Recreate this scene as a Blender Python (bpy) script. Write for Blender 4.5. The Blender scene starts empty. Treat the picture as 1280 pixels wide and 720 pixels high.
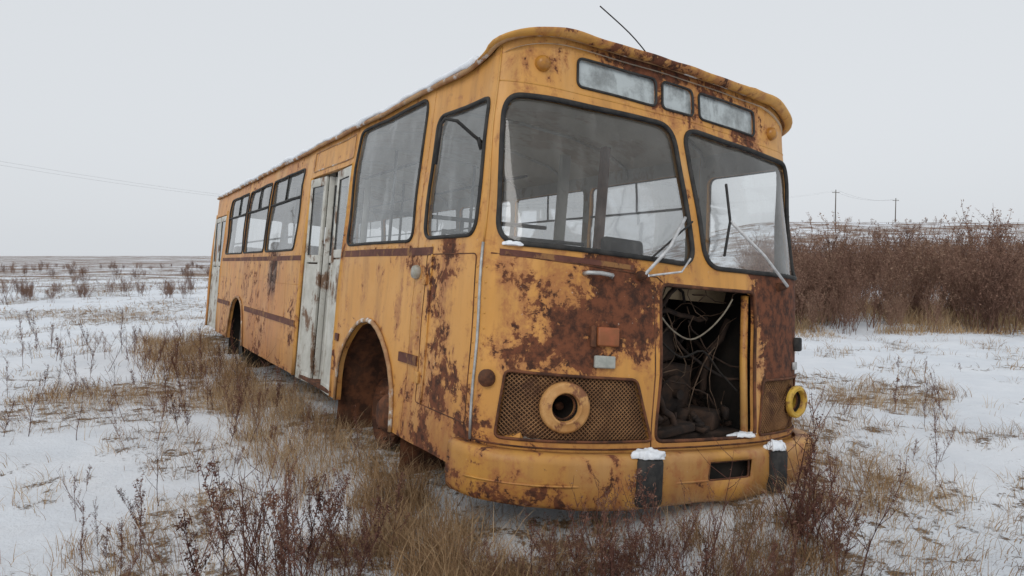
import bpy, bmesh, math, random
import numpy as np
from mathutils import Vector, Matrix
from mathutils.geometry import tessellate_polygon
random.seed(7); rng=np.random.default_rng(7)
scene=bpy.context.scene; COL=scene.collection
# ------------------------------------------------------------------ materials
class NT:
    def __init__(s,name):
        s.m=bpy.data.materials.new(name); s.m.use_nodes=True
        s.t=s.m.node_tree; s.t.nodes.clear()
        s.out=s.t.nodes.new('ShaderNodeOutputMaterial')
        s._c=None
    def n(s,typ,**kw):
        nd=s.t.nodes.new(typ)
        for k,v in kw.items(): setattr(nd,k,v)
        return nd
    def link(s,a,b): s.t.links.new(a,b)
    def setin(s,sock,v):
        if hasattr(v,'is_linked') or isinstance(v,bpy.types.NodeSocket): s.link(v,sock)
        else: sock.default_value=v
    def coord(s):
        if s._c is None: s._c=s.n('ShaderNodeTexCoord').outputs['Object']
        return s._c
    def noise(s,scale,detail=4,rough=.55,vec=None,stretch=None,dist=0):
        v=vec or s.coord()
        if stretch:
            mp=s.n('ShaderNodeMapping'); s.link(v,mp.inputs['Vector']); mp.inputs['Scale'].default_value=stretch; v=mp.outputs[0]
        nd=s.n('ShaderNodeTexNoise'); s.link(v,nd.inputs['Vector'])
        nd.inputs['Scale'].default_value=scale; nd.inputs['Detail'].default_value=detail; nd.inputs['Roughness'].default_value=rough; nd.inputs['Distortion'].default_value=dist
        return nd.outputs['Fac']
    def math(s,op,a,b=0.0,clamp=False):
        nd=s.n('ShaderNodeMath',operation=op,use_clamp=clamp); s.setin(nd.inputs[0],a); s.setin(nd.inputs[1],b); return nd.outputs[0]
    def mr(s,v,a,b,c=0.,d=1.,smooth=True):
        nd=s.n('ShaderNodeMapRange'); nd.interpolation_type='SMOOTHSTEP' if smooth else 'LINEAR'
        s.setin(nd.inputs[0],v)
        for i,x in enumerate((a,b,c,d)): nd.inputs[i+1].default_value=x
        return nd.outputs[0]
    def mix(s,f,a,b):
        nd=s.n('ShaderNodeMix',data_type='RGBA'); s.setin(nd.inputs[0],f)
        for i,x in ((6,a),(7,b)):
            if isinstance(x,tuple): nd.inputs[i].default_value=(*x,1)
            else: s.link(x,nd.inputs[i])
        return nd.outputs[2]
    def princ(s,color,rough=.6,metal=0,bump=None,bstr=.3,bdist=.01,spec=.5):
        p=s.n('ShaderNodeBsdfPrincipled')
        if isinstance(color,tuple): p.inputs['Base Color'].default_value=(*color,1)
        else: s.link(color,p.inputs['Base Color'])
        s.setin(p.inputs['Roughness'],rough); s.setin(p.inputs['Metallic'],metal)
        p.inputs['Specular IOR Level'].default_value=spec
        if bump is not None:
            b=s.n('ShaderNodeBump'); b.inputs['Strength'].default_value=bstr; b.inputs['Distance'].default_value=bdist
            s.link(bump,b.inputs['Height']); s.link(b.outputs[0],p.inputs['Normal'])
        s.link(p.outputs[0],s.out.inputs[0]); return p
def mottled(name,c1,c2,scale=8,rough=.7,metal=0,bstr=.3,c3=None,spec=.4):
    t=NT(name); a=t.noise(scale,8,.65); f=t.mr(a,.38,.62)
    col=t.mix(f,c1,c2)
    if c3: col=t.mix(t.mr(t.noise(scale*.6,10,.7,stretch=(1.3,1.1,.9)),.52,.6),col,c3)
    t.princ(col,rough,metal,a,bstr,.01,spec); return t.m
# ------------------------------------------------------------------ bus surface map
n_=2.6; XE=-.6
zz=np.linspace(-.6,3.0,721)
def smooth(v,k=25):
    ker=np.hanning(k); ker/=ker.sum(); return np.convolve(np.pad(v,k//2,mode='edge'),ker,'valid')
XC=smooth(np.interp(zz,[-.1,0,.6,1.15,1.25,1.9,2.1,2.45],[-.02,0,-.03,-.1,-.12,-.33,-.41,-.46]))
WD=smooth(np.interp(zz,[-.1,1.2,1.9,2.1,2.45],[1.25,1.25,1.22,1.2,1.18]))
tt=np.linspace(0,math.pi/2,2001)
def curve(t,xc,w):
    a=xc-XE
    return XE+a*np.abs(np.cos(t))**(2/n_), w*np.abs(np.sin(t))**(2/n_)
cx,cy=curve(tt,-.1,1.25)
ss=np.concatenate([[0],np.cumsum(np.hypot(np.diff(cx),np.diff(cy)))]); S0=float(ss[-1])
S1=S0+XE+10.25; RC=.25; S2=S1+RC*math.pi/2; SEND=S2+1.0
def M0(s,z):
    s=np.asarray(s,float); z=np.asarray(z,float); a=np.abs(s)
    w=np.interp(z,zz,WD)
    x,y=curve(np.interp(a,ss,tt),np.interp(z,zz,XC),w)
    x=np.where(a>S0,XE-(a-S0),x)
    ph=np.clip((a-S1)/RC,0,math.pi/2)
    x=np.where(a>S1,-10.25-RC*np.sin(ph),x); y=np.where(a>S1,w-RC+RC*np.cos(ph),y)
    y=np.where(a>S2,w-RC-(a-S2),y)
    return np.stack([x,np.where(s<0,-1,1)*y,z],-1)
def nrm(s,z):
    e=.01
    d1=M0(np.asarray(s)+e,z)-M0(np.asarray(s)-e,z); d2=M0(s,np.asarray(z)+e)-M0(s,np.asarray(z)-e)
    n=np.cross(d1,d2); return n/np.maximum(np.linalg.norm(n,axis=-1,keepdims=True),1e-9)
def M(s,z,off=0.):
    s=np.asarray(s,float); z=np.asarray(z,float)
    w=.0045*np.sin(s*5.1+z*3.3)+.0035*np.sin(z*8.7-s*2.9+1)+.0025*np.sin(s*11.3+z*9.1)
    return M0(s,z)+nrm(s,z)*np.asarray(off+w*1.0)[...,None]
def Mv(s,z,off=0.): return Vector(M(s,z,off).tolist())
X2=lambda x:-(S0+XE-x)       # door-side X -> s
def ztop(s):
    a=np.clip((np.abs(s)-.85)/.95,0,1); a=a*a*(3-2*a); return 2.43-.19*a
# ------------------------------------------------------------------ helpers
def mkobj(name,verts,faces,mats,parent=None,smooth=False,midx=None,angle=None):
    me=bpy.data.meshes.new(name); me.from_pydata([tuple(v) for v in verts],[],[tuple(f) for f in faces])
    for m in (mats if isinstance(mats,(list,tuple)) else [mats]): me.materials.append(m)
    if midx is not None: me.polygons.foreach_set('material_index',midx)
    if smooth: me.polygons.foreach_set('use_smooth',[True]*len(me.polygons))
    if angle: me.set_sharp_from_angle(angle=math.radians(angle))
    me.update(); o=bpy.data.objects.new(name,me); COL.objects.link(o)
    if parent: o.parent=parent
    return o
def fast(name,V,F,mat,parent=None,smooth=False,attr=None):
    me=bpy.data.meshes.new(name); V=np.asarray(V,np.float32); F=np.asarray(F,np.int32); k=F.shape[1]
    me.vertices.add(len(V)); me.vertices.foreach_set('co',V.ravel())
    me.loops.add(F.size); me.loops.foreach_set('vertex_index',F.ravel())
    me.polygons.add(len(F)); me.polygons.foreach_set('loop_start',np.arange(len(F),dtype=np.int32)*k)
    me.polygons.foreach_set('loop_total',np.full(len(F),k,np.int32))
    if smooth: me.polygons.foreach_set('use_smooth',np.ones(len(F),bool))
    me.materials.append(mat); me.update(calc_edges=True); me.validate()
    if attr:
        for kx,vx in attr.items():
            a=me.attributes.new(kx,'FLOAT','POINT'); a.data.foreach_set('value',np.asarray(vx,np.float32))
    o=bpy.data.objects.new(name,me); COL.objects.link(o)
    if parent: o.parent=parent
    return o
def rrect(s0,z0,s1,z1,r=.08,seg=6,quad=None):
    q=quad or [(s0,z0),(s1,z0),(s1,z1),(s0,z1)]
    q=[Vector(p) for p in q]; out=[]
    for i in range(4):
        p=q[i]; a=(q[i-1]-p).normalized(); b=(q[(i+1)%4]-p).normalized()
        A=p+a*r;B=p+b*r
        for k in range(seg+1):
            t=k/seg; out.append(tuple(A*(1-t)**2+p*2*t*(1-t)+B*t*t))
    return out
def circ(s,z,r,n=24): return [(s+r*math.cos(2*math.pi*k/n),z+r*math.sin(2*math.pi*k/n)) for k in range(n)]
def patch(name,outer,holes,mats,off=0.,thick=0.,ds=None,dz=None,parent=None,smoothsh=True):
    loops=[outer]+[h[::-1] for h in holes]
    flat=[p for l in loops for p in l]
    tris=tessellate_polygon([[Vector((p[0],p[1],0)) for p in l] for l in loops])
    bm=bmesh.new(); vs=[bm.verts.new((p[0],p[1],0)) for p in flat]
    for t in tris:
        a,b,c=[Vector((*flat[i],0)) for i in t]
        ar=(b-a).cross(c-a).z
        if abs(ar)<1e-10: continue
        try: bm.faces.new([vs[i] for i in (t if ar>0 else t[::-1])])
        except ValueError: pass
    smin=min(p[0] for p in outer); smax=max(p[0] for p in outer); zmin=min(p[1] for p in outer); zmax=max(p[1] for p in outer)
    front=min(abs(smin),abs(smax))<S0+.1 or max(abs(smin),abs(smax))>S1
    ds=ds or (.06 if front else .2); dz=dz or .12
    k=math.ceil(smin/ds)
    while k*ds<smax:
        g=bm.verts[:]+bm.edges[:]+bm.faces[:]; bmesh.ops.bisect_plane(bm,geom=g,plane_co=(k*ds+.0007,0,0),plane_no=(1,0,0),dist=1e-5); k+=1
    k=math.ceil(zmin/dz)
    while k*dz<zmax:
        g=bm.verts[:]+bm.edges[:]+bm.faces[:]; bmesh.ops.bisect_plane(bm,geom=g,plane_co=(0,k*dz+.0007,0),plane_no=(0,1,0),dist=1e-5); k+=1
    bmesh.ops.dissolve_degenerate(bm,dist=1e-5,edges=bm.edges[:])
    bm.verts.ensure_lookup_table()
    co=np.array([v.co[:2] for v in bm.verts]); P=M(co[:,0],co[:,1],off)
    for v,p in zip(bm.verts,P): v.co=p
    me=bpy.data.meshes.new(name); bm.to_mesh(me); bm.free()
    for m in (mats if isinstance(mats,(list,tuple)) else [mats]): me.materials.append(m)
    me.polygons.foreach_set('use_smooth',[smoothsh]*len(me.polygons))
    o=bpy.data.objects.new(name,me); COL.objects.link(o); o.parent=parent or BUS
    if thick:
        md=o.modifiers.new('sol','SOLIDIFY'); md.thickness=thick; md.offset=-1; md.use_even_offset=False
        md.material_offset=1 if isinstance(mats,(list,tuple)) and len(mats)>1 else 0
        es=o.modifiers.new('es','EDGE_SPLIT'); es.split_angle=math.radians(40)
    return o
def tubegeo(pts,r,seg=6,closed=False,sq=(1,1)):
    pts=[Vector(p) for p in pts]; n=len(pts); V=[];F=[]
    up=Vector((0,0,1)); prev=None
    for i,p in enumerate(pts):
        a=pts[i-1] if (i>0 or closed) else p; b=pts[(i+1)%n] if (i<n-1 or closed) else p
        d=(b-a); d=d.normalized() if d.length>1e-9 else Vector((1,0,0))
        if prev is None:
            u=d.cross(up)
            if u.length<.05: u=d.cross(Vector((0,1,0)))
        else: u=prev-d*prev.dot(d)
        if u.length<1e-6: u=d.orthogonal()
        u.normalize(); w=d.cross(u); prev=u
        rr=r[i] if isinstance(r,(list,tuple)) else r
        for k in range(seg):
            t=2*math.pi*k/seg; V.append(p+u*math.cos(t)*rr*sq[0]+w*math.sin(t)*rr*sq[1])
    m=n if closed else n-1
    for i in range(m):
        for k in range(seg):
            a=i*seg+k;b=i*seg+(k+1)%seg;c=((i+1)%n)*seg+(k+1)%seg;d=((i+1)%n)*seg+k
            F.append((a,b,c,d))
    if not closed:
        F.append(tuple(range(seg))[::-1]); F.append(tuple((n-1)*seg+k for k in range(seg)))
    return V,F
def tube(name,pts,r,mat,parent=None,seg=6,closed=False,sq=(1,1)):
    V,F=tubegeo(pts,r,seg,closed,sq); return mkobj(name,V,F,mat,parent or BUS,True)
def multi(name,geos,mat,parent=None,smooth=True,angle=None):
    V=[];F=[]
    for v,f in geos:
        o=len(V); V+=list(v); F+=[tuple(i+o for i in q) for q in f]
    return mkobj(name,V,F,mat,parent or BUS,smooth,angle=angle)
def dens(poly,step=.08,closed=True):
    out=[]; n=len(poly)
    for i in range(n if closed else n-1):
        a=poly[i];b=poly[(i+1)%n]; L=math.hypot(b[0]-a[0],b[1]-a[1]); k=max(1,int(L/step))
        for j in range(k): out.append((a[0]+(b[0]-a[0])*j/k,a[1]+(b[1]-a[1])*j/k))
    if not closed: out.append(poly[-1])
    return out
def surfpath(poly,off,step=.08,closed=True): return [Mv(s,z,off) for s,z in dens(poly,step,closed)]
def boxgeo(c,size,rot=None,bev=.0):
    bm=bmesh.new(); bmesh.ops.create_cube(bm,size=1)
    for v in bm.verts: v.co=Vector((v.co.x*size[0],v.co.y*size[1],v.co.z*size[2]))
    if bev: bmesh.ops.bevel(bm,geom=bm.edges[:],offset=bev,segments=3,profile=.5,affect='EDGES')
    V=[]; R=rot; bm.verts.index_update()
    for v in bm.verts:
        p=v.co.copy()
        if R is not None: p=R@p
        V.append(p+Vector(c))
    F=[tuple(v.index for v in f.verts) for f in bm.faces]; bm.free(); return V,F
def box(name,c,size,mat,parent=None,rot=None,bev=.01):
    V,F=boxgeo(c,size,rot,bev); return mkobj(name,V,F,mat,parent or BUS,True,angle=35)
def lathe(prof,seg=40):
    V=[];F=[];n=len(prof)
    for k in range(seg):
        t=2*math.pi*k/seg
        for r,a in prof: V.append(Vector((a,r*math.cos(t),r*math.sin(t))))
    for k in range(seg):
        for i in range(n-1):
            a=k*n+i;b=((k+1)%seg)*n+i; F.append((a,b,b+1,a+1))
    return V,F
def xform(geo,mat): return [mat@v for v in geo[0]],geo[1]
def frame(s,z,off=0.,fwd=0.):
    n=Vector(nrm(s,z).tolist()); n=(n*(1-fwd)+Vector((1,0,0))*fwd).normalized()
    zax=Vector((0,0,1)); y=zax.cross(n).normalized(); z2=n.cross(y)
    m=Matrix((n,y,z2)).transposed().to_4x4(); m.translation=Mv(s,z,off); return m
# ------------------------------------------------------------------ placement
f_=860.27; HC=1.45; pit=math.atan(40/f_)
Rb=np.array([[0.51771,0.85173,0.08079],[0.03197,0.07511,-0.99666],[-0.85496,0.51857,0.01166]]); Tb=np.array([1.0462,1.0918,3.8489])
Cw=np.array([[1,0,0],[0,-math.sin(pit),math.cos(pit)],[0,-math.cos(pit),-math.sin(pit)]])
Rw=Cw@Rb; Tw=Cw@Tb+np.array([0,0,HC])
BUS=bpy.data.objects.new('abandoned_bus',None); COL.objects.link(BUS)
mw=Matrix([[*Rw[i],Tw[i]] for i in range(3)]+[[0,0,0,1]])
BUS.matrix_world=Matrix.Translation(mw.translation)@mw.to_quaternion().to_matrix().to_4x4()
BI=np.array(BUS.matrix_world.inverted())
# ------------------------------------------------------------------ bus materials
def body_paint(name,base1,base2,rustgain=1.0,thr=.70):
    t=NT(name); c=t.coord()
    blobs=[(-.72,.90,.26,.9),(-1.02,.76,.22,.85),(-.46,1.02,.26,1.0),(-1.12,1.06,.14,.95),(-.38,.80,.18,.7),(-.85,.72,.24,.8),(-.62,1.17,.22,.8),(-1.2,.66,.14,.5),
     (.95,.85,.55,1.7),(.8,1.08,.35,1.4),(.8,.6,.25,.8),(1.2,.8,.35,1.2),(-.4,2.4,.26,1.05),(.0,2.4,.3,1.1),(.5,2.38,.3,.9),(.75,2.1,.2,.8),(-.85,2.42,.2,.5),(.1,2.1,.15,.5),(.04,1.6,.15,.5),
     (-1.78,1.14,.18,1.1),(-1.98,1.0,.18,.85),(-1.72,.45,.20,1.0),(-1.45,.5,.14,.9),(-1.85,.75,.24,.7),(-2.3,.3,.3,.45),(-1.9,.1,.4,.75),(-1.4,.25,.2,.5),
     (-6.2,1.05,.35,1.1),(-6.8,.3,.6,.7),(-5.2,.5,.4,.7),(-3.7,.35,.25,.6),(-7.6,.9,.5,.7),(-9.3,.5,.6,.6),(-1.3,.1,.25,.5),(-2.9,1.1,.3,.25),(-.9,-.02,.4,.35),(-2.3,1.22,.25,.6),(-3.7,1.22,.2,.6),(-5.6,2.15,.5,.5),(-3.3,2.2,.4,.3),(-8.0,2.15,.8,.5)]
    acc=None
    for s,z,r,w in blobs:
        p=M(s,z)
        d=t.n('ShaderNodeVectorMath',operation='DISTANCE'); t.link(c,d.inputs[0]); d.inputs[1].default_value=tuple(p)
        v=t.mr(d.outputs['Value'],0,r*1.6,w,0)
        acc=v if acc is None else t.math('ADD',acc,v)
    sep=t.n('ShaderNodeSeparateXYZ'); t.link(c,sep.inputs[0])
    low=t.mr(sep.outputs['Z'],-.02,.18,.5,0)
    acc=t.math('ADD',acc,low)
    n1=t.noise(5.5,15,.72,dist=.6); n2=t.noise(38,6,.7); st=t.noise(9,6,.6,stretch=(1,1,.12)); n4=t.noise(14,8,.68)
    v=t.math('ADD',t.math('MULTIPLY',t.math('SUBTRACT',n1,.5),1.15),.5)
    v=t.math('ADD',v,t.math('MULTIPLY',t.math('SUBTRACT',n4,.5),.65))
    v=t.math('ADD',v,t.math('MULTIPLY',acc,.235*rustgain))
    v=t.math('ADD',v,t.math('MULTIPLY',t.math('SUBTRACT',n2,.5),.28))
    v2=t.math('ADD',v,t.math('MULTIPLY',t.math('SUBTRACT',st,.5),.50))
    rust=t.mr(v,thr-.02,thr+.06); halo=t.mr(v2,thr-.17,thr+.03)
    big=t.noise(1.1,5,.6); base=t.mix(t.mr(big,.35,.65),base1,base2)
    salm=t.mr(sep.outputs['X'],-5.2,-4.2,.65,0); base=t.mix(t.math('MULTIPLY',salm,t.mr(t.noise(.9,6,.6),.38,.6)),base,(.50,.20,.07))
    fade=t.noise(2.3,8,.6,stretch=(1,1,.5)); base=t.mix(t.mr(fade,.48,.75,0,.42),base,(.62,.42,.22))
    grime=t.mr(st,.42,.7,0,.5); base=t.mix(grime,base,(.36,.175,.055))
    lowg=t.mr(sep.outputs['Z'],.0,.6,.55,0); base=t.mix(t.math('MULTIPLY',lowg,t.mr(fade,.3,.6)),base,(.28,.125,.05))
    col=t.mix(t.math('MULTIPLY',halo,.75),base,(.36,.135,.045))
    rn=t.noise(17,8,.7); rc=t.mix(t.mr(rn,.35,.62),(.045,.020,.013),(.175,.060,.028))
    col=t.mix(rust,col,rc)
    d=t.n('ShaderNodeVectorMath',operation='DISTANCE'); t.link(c,d.inputs[0]); d.inputs[1].default_value=(-5.3,-1.25,1.02)
    sm=t.math('MULTIPLY',t.mr(d.outputs['Value'],.10,.38,1,0),t.mr(st,.38,.50)); col=t.mix(t.math('MULTIPLY',sm,.85),col,(.045,.028,.022))
    chip=t.mr(t.noise(22,10,.75),.65,.69); col=t.mix(t.math('MULTIPLY',chip,.8),col,(.09,.04,.025))
    chip2=t.mr(t.noise(31,8,.7),.67,.70); col=t.mix(t.math('MULTIPLY',chip2,.6),col,(.55,.50,.42))
    rough=t.mr(rust,0,1,.46,.92,False)
    h=t.math('ADD',t.math('MULTIPLY',rust,-.5),t.math('MULTIPLY',n2,t.mr(rust,0,1,.10,.6,False)))
    t.princ(col,rough,0,h,.5,.006,.35); return t.m
ORANGE=body_paint('weathered_orange_paint',(.58,.275,.062),(.65,.325,.088))
ORANGE2=body_paint('weathered_orange_trim',(.54,.27,.055),(.62,.32,.075),.85,.695)
INNER=mottled('interior_lining',(.42,.41,.37),(.52,.50,.45),3,.7,c3=(.32,.26,.19))
CEIL=mottled('ceiling_lining',(.60,.54,.43),(.66,.60,.48),2,.7,c3=(.45,.34,.22))
BLACK=mottled('rubber_black',(.018,.018,.018),(.04,.037,.034),14,.75)
GREYT=mottled('aluminium_trim',(.35,.35,.34),(.5,.5,.49),20,.45,.5)
RUST=mottled('rusted_metal',(.05,.022,.013),(.17,.065,.03),9,.92,c3=(.09,.04,.022))
DARK=mottled('near_black_mottle',(.008,.007,.006),(.022,.016,.012),6,.95)  # near-black tone for bay walls, lamp bowls, bumper recess, undersides and cables
MAROON=mottled('maroon_stripe',(.085,.028,.018),(.13,.045,.028),10,.7,c3=(.25,.12,.04))
YELLOW=mottled('yellow_ring_paint',(.62,.40,.06),(.5,.3,.05),14,.5,c3=(.2,.09,.03))
RINGO=mottled('lamp_flange_paint',(.55,.30,.11),(.45,.22,.07),12,.6,c3=(.22,.09,.04))
WHITEDOOR=mottled('door_white_paint',(.56,.55,.50),(.44,.43,.38),5,.6,c3=(.16,.09,.05))
SNOWC=mottled('snow_clump',(.82,.84,.87),(.76,.79,.83),20,.9)
SEATM=mottled('seat_vinyl',(.03,.03,.035),(.05,.045,.04),8,.6)
BROWN=mottled('brown_post',(.14,.07,.04),(.2,.1,.06),8,.6)
TYRE=mottled('tyre_rubber',(.02,.02,.02),(.05,.045,.04),12,.9)
LAMPO=mottled('amber_lamp_lens',(.45,.2,.03),(.35,.15,.03),20,.3)
WHT=mottled('wiper_arm_metal',(.62,.62,.62),(.45,.45,.45),30,.5,.1)
CONC=mottled('pole_wood',(.10,.085,.07),(.16,.14,.12),6,.9)
FLOORM=mottled('floor_boards',(.16,.13,.10),(.24,.20,.16),4,.85)
GUTM=mottled('gutter_flaked_paint',(.42,.25,.12),(.30,.15,.07),7,.8,c3=(.62,.60,.57))
def glass(name,dust,dcol,ns=3,tint=(.80,.84,.84),fmul=1.1):
    t=NT(name)
    tr=t.n('ShaderNodeBsdfTransparent'); tr.inputs[0].default_value=(*tint,1)
    gl=t.n('ShaderNodeBsdfGlossy'); gl.inputs['Roughness'].default_value=.04; gl.inputs[0].default_value=(.9,.9,.9,1)
    di=t.n('ShaderNodeBsdfDiffuse'); di.inputs[0].default_value=(*dcol,1)
    fr=t.n('ShaderNodeFresnel'); fr.inputs[0].default_value=1.5
    fm=t.math('MULTIPLY',fr.outputs[0],fmul,True)
    nz=t.noise(ns,8,.7); sp=t.noise(60,3,.6); sk=t.noise(10,5,.6,stretch=(1,1,.15))
    dm=t.math('ADD',t.mr(nz,.3,.75,dust*.5,dust*1.5),t.mr(sp,.62,.7,0,.12 if dust>.05 else .03))
    dm=t.math('ADD',dm,t.mr(sk,.5,.7,0,dust*.8))
    m1=t.n('ShaderNodeMixShader'); t.link(dm,m1.inputs[0]); t.link(tr.outputs[0],m1.inputs[1]); t.link(di.outputs[0],m1.inputs[2])
    m2=t.n('ShaderNodeMixShader'); t.link(fm,m2.inputs[0]); t.link(m1.outputs[0],m2.inputs[1]); t.link(gl.outputs[0],m2.inputs[2])
    t.link(m2.outputs[0],t.out.inputs[0]); return t.m
GLASS=glass('windshield_glass',.07,(.5,.48,.45),3,(.93,.95,.95))
GLASS2=glass('side_window_glass',.24,(.44,.46,.46),3,(.9,.92,.92),1.2)
GLASSF=glass('far_side_glass',.03,(.5,.5,.5),3,(.98,.98,.98),.5)
GLASS3=glass('frosted_glass',.85,(.46,.50,.50),6)
def roofm():
    t=NT('roof_paint_snow'); g=t.n('ShaderNodeNewGeometry'); sp=t.n('ShaderNodeSeparateXYZ'); t.link(g.outputs['Normal'],sp.inputs[0])
    n=t.noise(6,8,.65); up=t.math('ADD',sp.outputs['Z'],t.math('MULTIPLY',t.math('SUBTRACT',n,.5),.9))
    sn=t.mr(up,.30,.50); base=t.mix(t.mr(t.noise(5,10,.7),.5,.6),(.42,.22,.09),(.15,.06,.03))
    t.princ(t.mix(sn,base,(.78,.80,.83)),.85,0,n,.3,.01); return t.m
ROOF=roofm()
# ------------------------------------------------------------------ bus panels
T=.035
def arch(sc,hw,zt,zb=0.0,n=16):
    return [(sc-hw*math.cos(math.pi*k/n),zb+(zt-zb)*math.sin(math.pi*k/n)**.85) for k in range(n+1)]
def topline(s0,s1,n=24):
    return [(s1+(s0-s1)*k/n,float(ztop(s1+(s0-s1)*k/n))) for k in range(n+1)]
def side_outline(s0,s1,arches=(),zb=.02):
    b=[(s0,zb)]
    for sc,hw,zt in arches: b+=[(s,max(z,zb)) for s,z in arch(sc,hw,zt,zb)]
    b.append((s1,zb)); return b+topline(s0,s1)
WSL=rrect(0,0,0,0,.13,8,quad=[(-1.27,1.235),(-.045,1.215),(-.045,2.07),(-1.27,2.04)])
WSR=rrect(0,0,0,0,.13,8,quad=[(.045,1.215),(1.27,1.235),(1.27,2.04),(.045,2.07)])
R1=rrect(-.77,2.165,-.17,2.335,.04); R2=rrect(-.12,2.165,.15,2.335,.04); R3=rrect(.21,2.165,.80,2.335,.04)
HAT=rrect(0,0,0,0,.05,4,quad=[(-.33,.24),(.475,.24),(.475,1.10),(-.31,1.09)])
GL=rrect(0,0,0,0,.03,3,quad=[(-1.22,.24),(-.33-.03,.245),(-.48,.57),(-1.19,.58)])
GR=rrect(0,0,0,0,.03,3,quad=[(.505,.245),(1.22,.24),(1.19,.58),(.56,.57)])
front_out=[(-1.35,.0),(1.35,.0)]+topline(-1.35,1.35,40)
patch('front_panel',dens(front_out,.1),[WSL,WSR,R1,R2,R3,HAT,GL,GR],[ORANGE,INNER],0,T)
for nm,w,g,r in (('windshield_pane_a',WSL,GLASS,.015),('windshield_pane_b',WSR,GLASS,.015),('route_glass_a',R1,GLASS3,.008),('route_glass_b',R2,GLASS3,.008),('route_glass_c',R3,GLASS3,.008)):
    patch(nm,w,[],g,-.012); tube(nm+'_gasket',surfpath(w,.004,.05),r,BLACK,closed=True)
def win(tag,s0,s1,z0=1.26,z1=2.09,trans=True,g=None,r=.07):
    w=rrect(s0,z0,s1,z1,r); patch('window_glass_'+tag,w,[],g or (GLASSF if s0>0 else GLASS2),-.014,ds=.3)
    tube('window_gasket_'+tag,surfpath(w,.003,.1),.0115,BLACK,closed=True)
    if trans:
        zt=z0+(z1-z0)*.66; sm=(s0+s1)/2
        gs=[tubegeo(surfpath([(s0,zt),(s1,zt)],-.004,.2,False),.012),tubegeo(surfpath([(sm,zt),(sm,z1)],-.004,.1,False),.010)]
        multi('window_transom_'+tag,gs,BLACK)
    return w
A1=X2(-2.08); A2=X2(-7.42)
wA=win('front_quarter',-2.10,-1.44,1.27,2.03,False,r=.09)
wB=win('second',-3.64,-2.30,1.26,2.19,False,r=.09)
patch('side_panel_quarter',dens(side_outline(-2.2,-1.356),.2),[wA],[ORANGE,INNER],0,T)
patch('side_panel_arch',dens(side_outline(-3.72,-2.206,[(A1,.6,.69)]),.2),[wB],[ORANGE,INNER],0,T)
D0,D1=-5.0,-3.73
patch('door_header',dens([(D0,1.95),(D1,1.95)]+topline(D0,D1),.2),[],[ORANGE,INNER],0,T)
hd=rrect(D0+.05,2.0,D1-.03,2.19,.02,3); tube('door_header_cover',surfpath(hd,.002,.2),.007,GUTM,closed=True)
ws=[(X2(-5.86),X2(-4.44)),(X2(-7.28),X2(-5.95)),(X2(-8.78),X2(-7.40))]
wl=[win('r%d'%i,a,b,1.25,2.09) for i,(a,b) in enumerate(ws)]
RD0,RD1=X2(-10.3),X2(-9.1)
patch('side_panel_long',dens(side_outline(RD1,D0-.006,[(A2,.58,.63)]),.25),wl,[ORANGE,INNER],0,T)
patch('rear_door_header',dens([(RD0,1.9),(RD1-.006,1.9)]+topline(RD0,RD1-.006),.2),[],[ORANGE,INNER],0,T)
patch('rear_corner_panel',dens([(-S2-.05,.02),(RD0-.006,.02)]+topline(-S2-.05,RD0-.006),.2),[],[ORANGE,INNER],0,T)
for sg in (-1,1):
    a,b=sorted((sg*(S2+.056),sg*(SEND-.003)))
    wa,wb=sorted((sg*(S2+.12),sg*(SEND-.08))); w=win('rear%d'%sg,wa,wb,1.26,2.0,False,GLASSF)
    patch('rear_wall_half',dens([(a,.02),(b,.02)]+topline(a,b),.2),[w],[ORANGE,INNER],0,T)
wD=win('driver',1.44,2.12,1.27,2.03,False)
patch('far_panel_front',dens(side_outline(1.356,2.2),.2),[wD],[ORANGE,INNER],0,T)
fw=[(2.34+1.43*k,2.34+1.43*k+1.33) for k in range(6)]
fws=[win('l%d'%i,a,b,1.26,2.09) for i,(a,b) in enumerate(fw)]
patch('far_panel_a',dens(side_outline(2.206,6.60,[(-A1,.6,.69)]),.25),fws[:3],[ORANGE,INNER],0,T)
patch('far_panel_b',dens(side_outline(6.606,S2+.05,[(-A2,.58,.63)]),.25),fws[3:],[ORANGE,INNER],0,T)
for sc,hw,zt in ((A1,.6,.69),(A2,.58,.63),(-A1,.6,.69),(-A2,.58,.63)):
    tube('wheel_arch_lip',[Mv(s,max(z,.02),.012) for s,z in arch(sc,hw+.012,zt+.012)],.018,GUTM,sq=(.7,1))
tube('corner_moulding',surfpath([(-1.353,.2),(-1.353,1.23)],.006,.1,False),.008,GREYT)
tube('corner_moulding',surfpath([(1.353,.2),(1.353,1.23)],.006,.1,False),.008,GREYT)
tube('corner_seam',surfpath([(-1.353,1.23),(-1.353,2.3)],.002,.1,False),.006,ORANGE2)
hp=rrect(-2.04,.27,-1.40,1.17,.03,3)
tube('service_hatch_edge',surfpath(hp,.0,.1),.0035,RUST,closed=True)
tube('service_hatch_rib',surfpath([(-1.95,.27),(-1.95,1.17)],.004,.1,False),.007,ORANGE2)
for zq in (.42,1.02):
    m=frame(-2.03,zq,.008); multi('hatch_hinge',[boxgeo(m@Vector((0,0,0)),(.02,.05,.07),m.to_3x3(),.006)],ORANGE2,angle=30)
patch('belt_stripe',[(-3.70,1.165),(-1.95,1.165),(-1.95,1.215),(-3.70,1.215)],[],MAROON,.0025)
patch('belt_stripe',[(-9.9,1.14),(-5.02,1.14),(-5.02,1.19),(-9.9,1.19)],[],MAROON,.0025)
patch('belt_stripe_front',[(-1.25,1.165),(-.5,1.15),(-.5,1.175),(-1.25,1.2)],[],MAROON,.0025)
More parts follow.
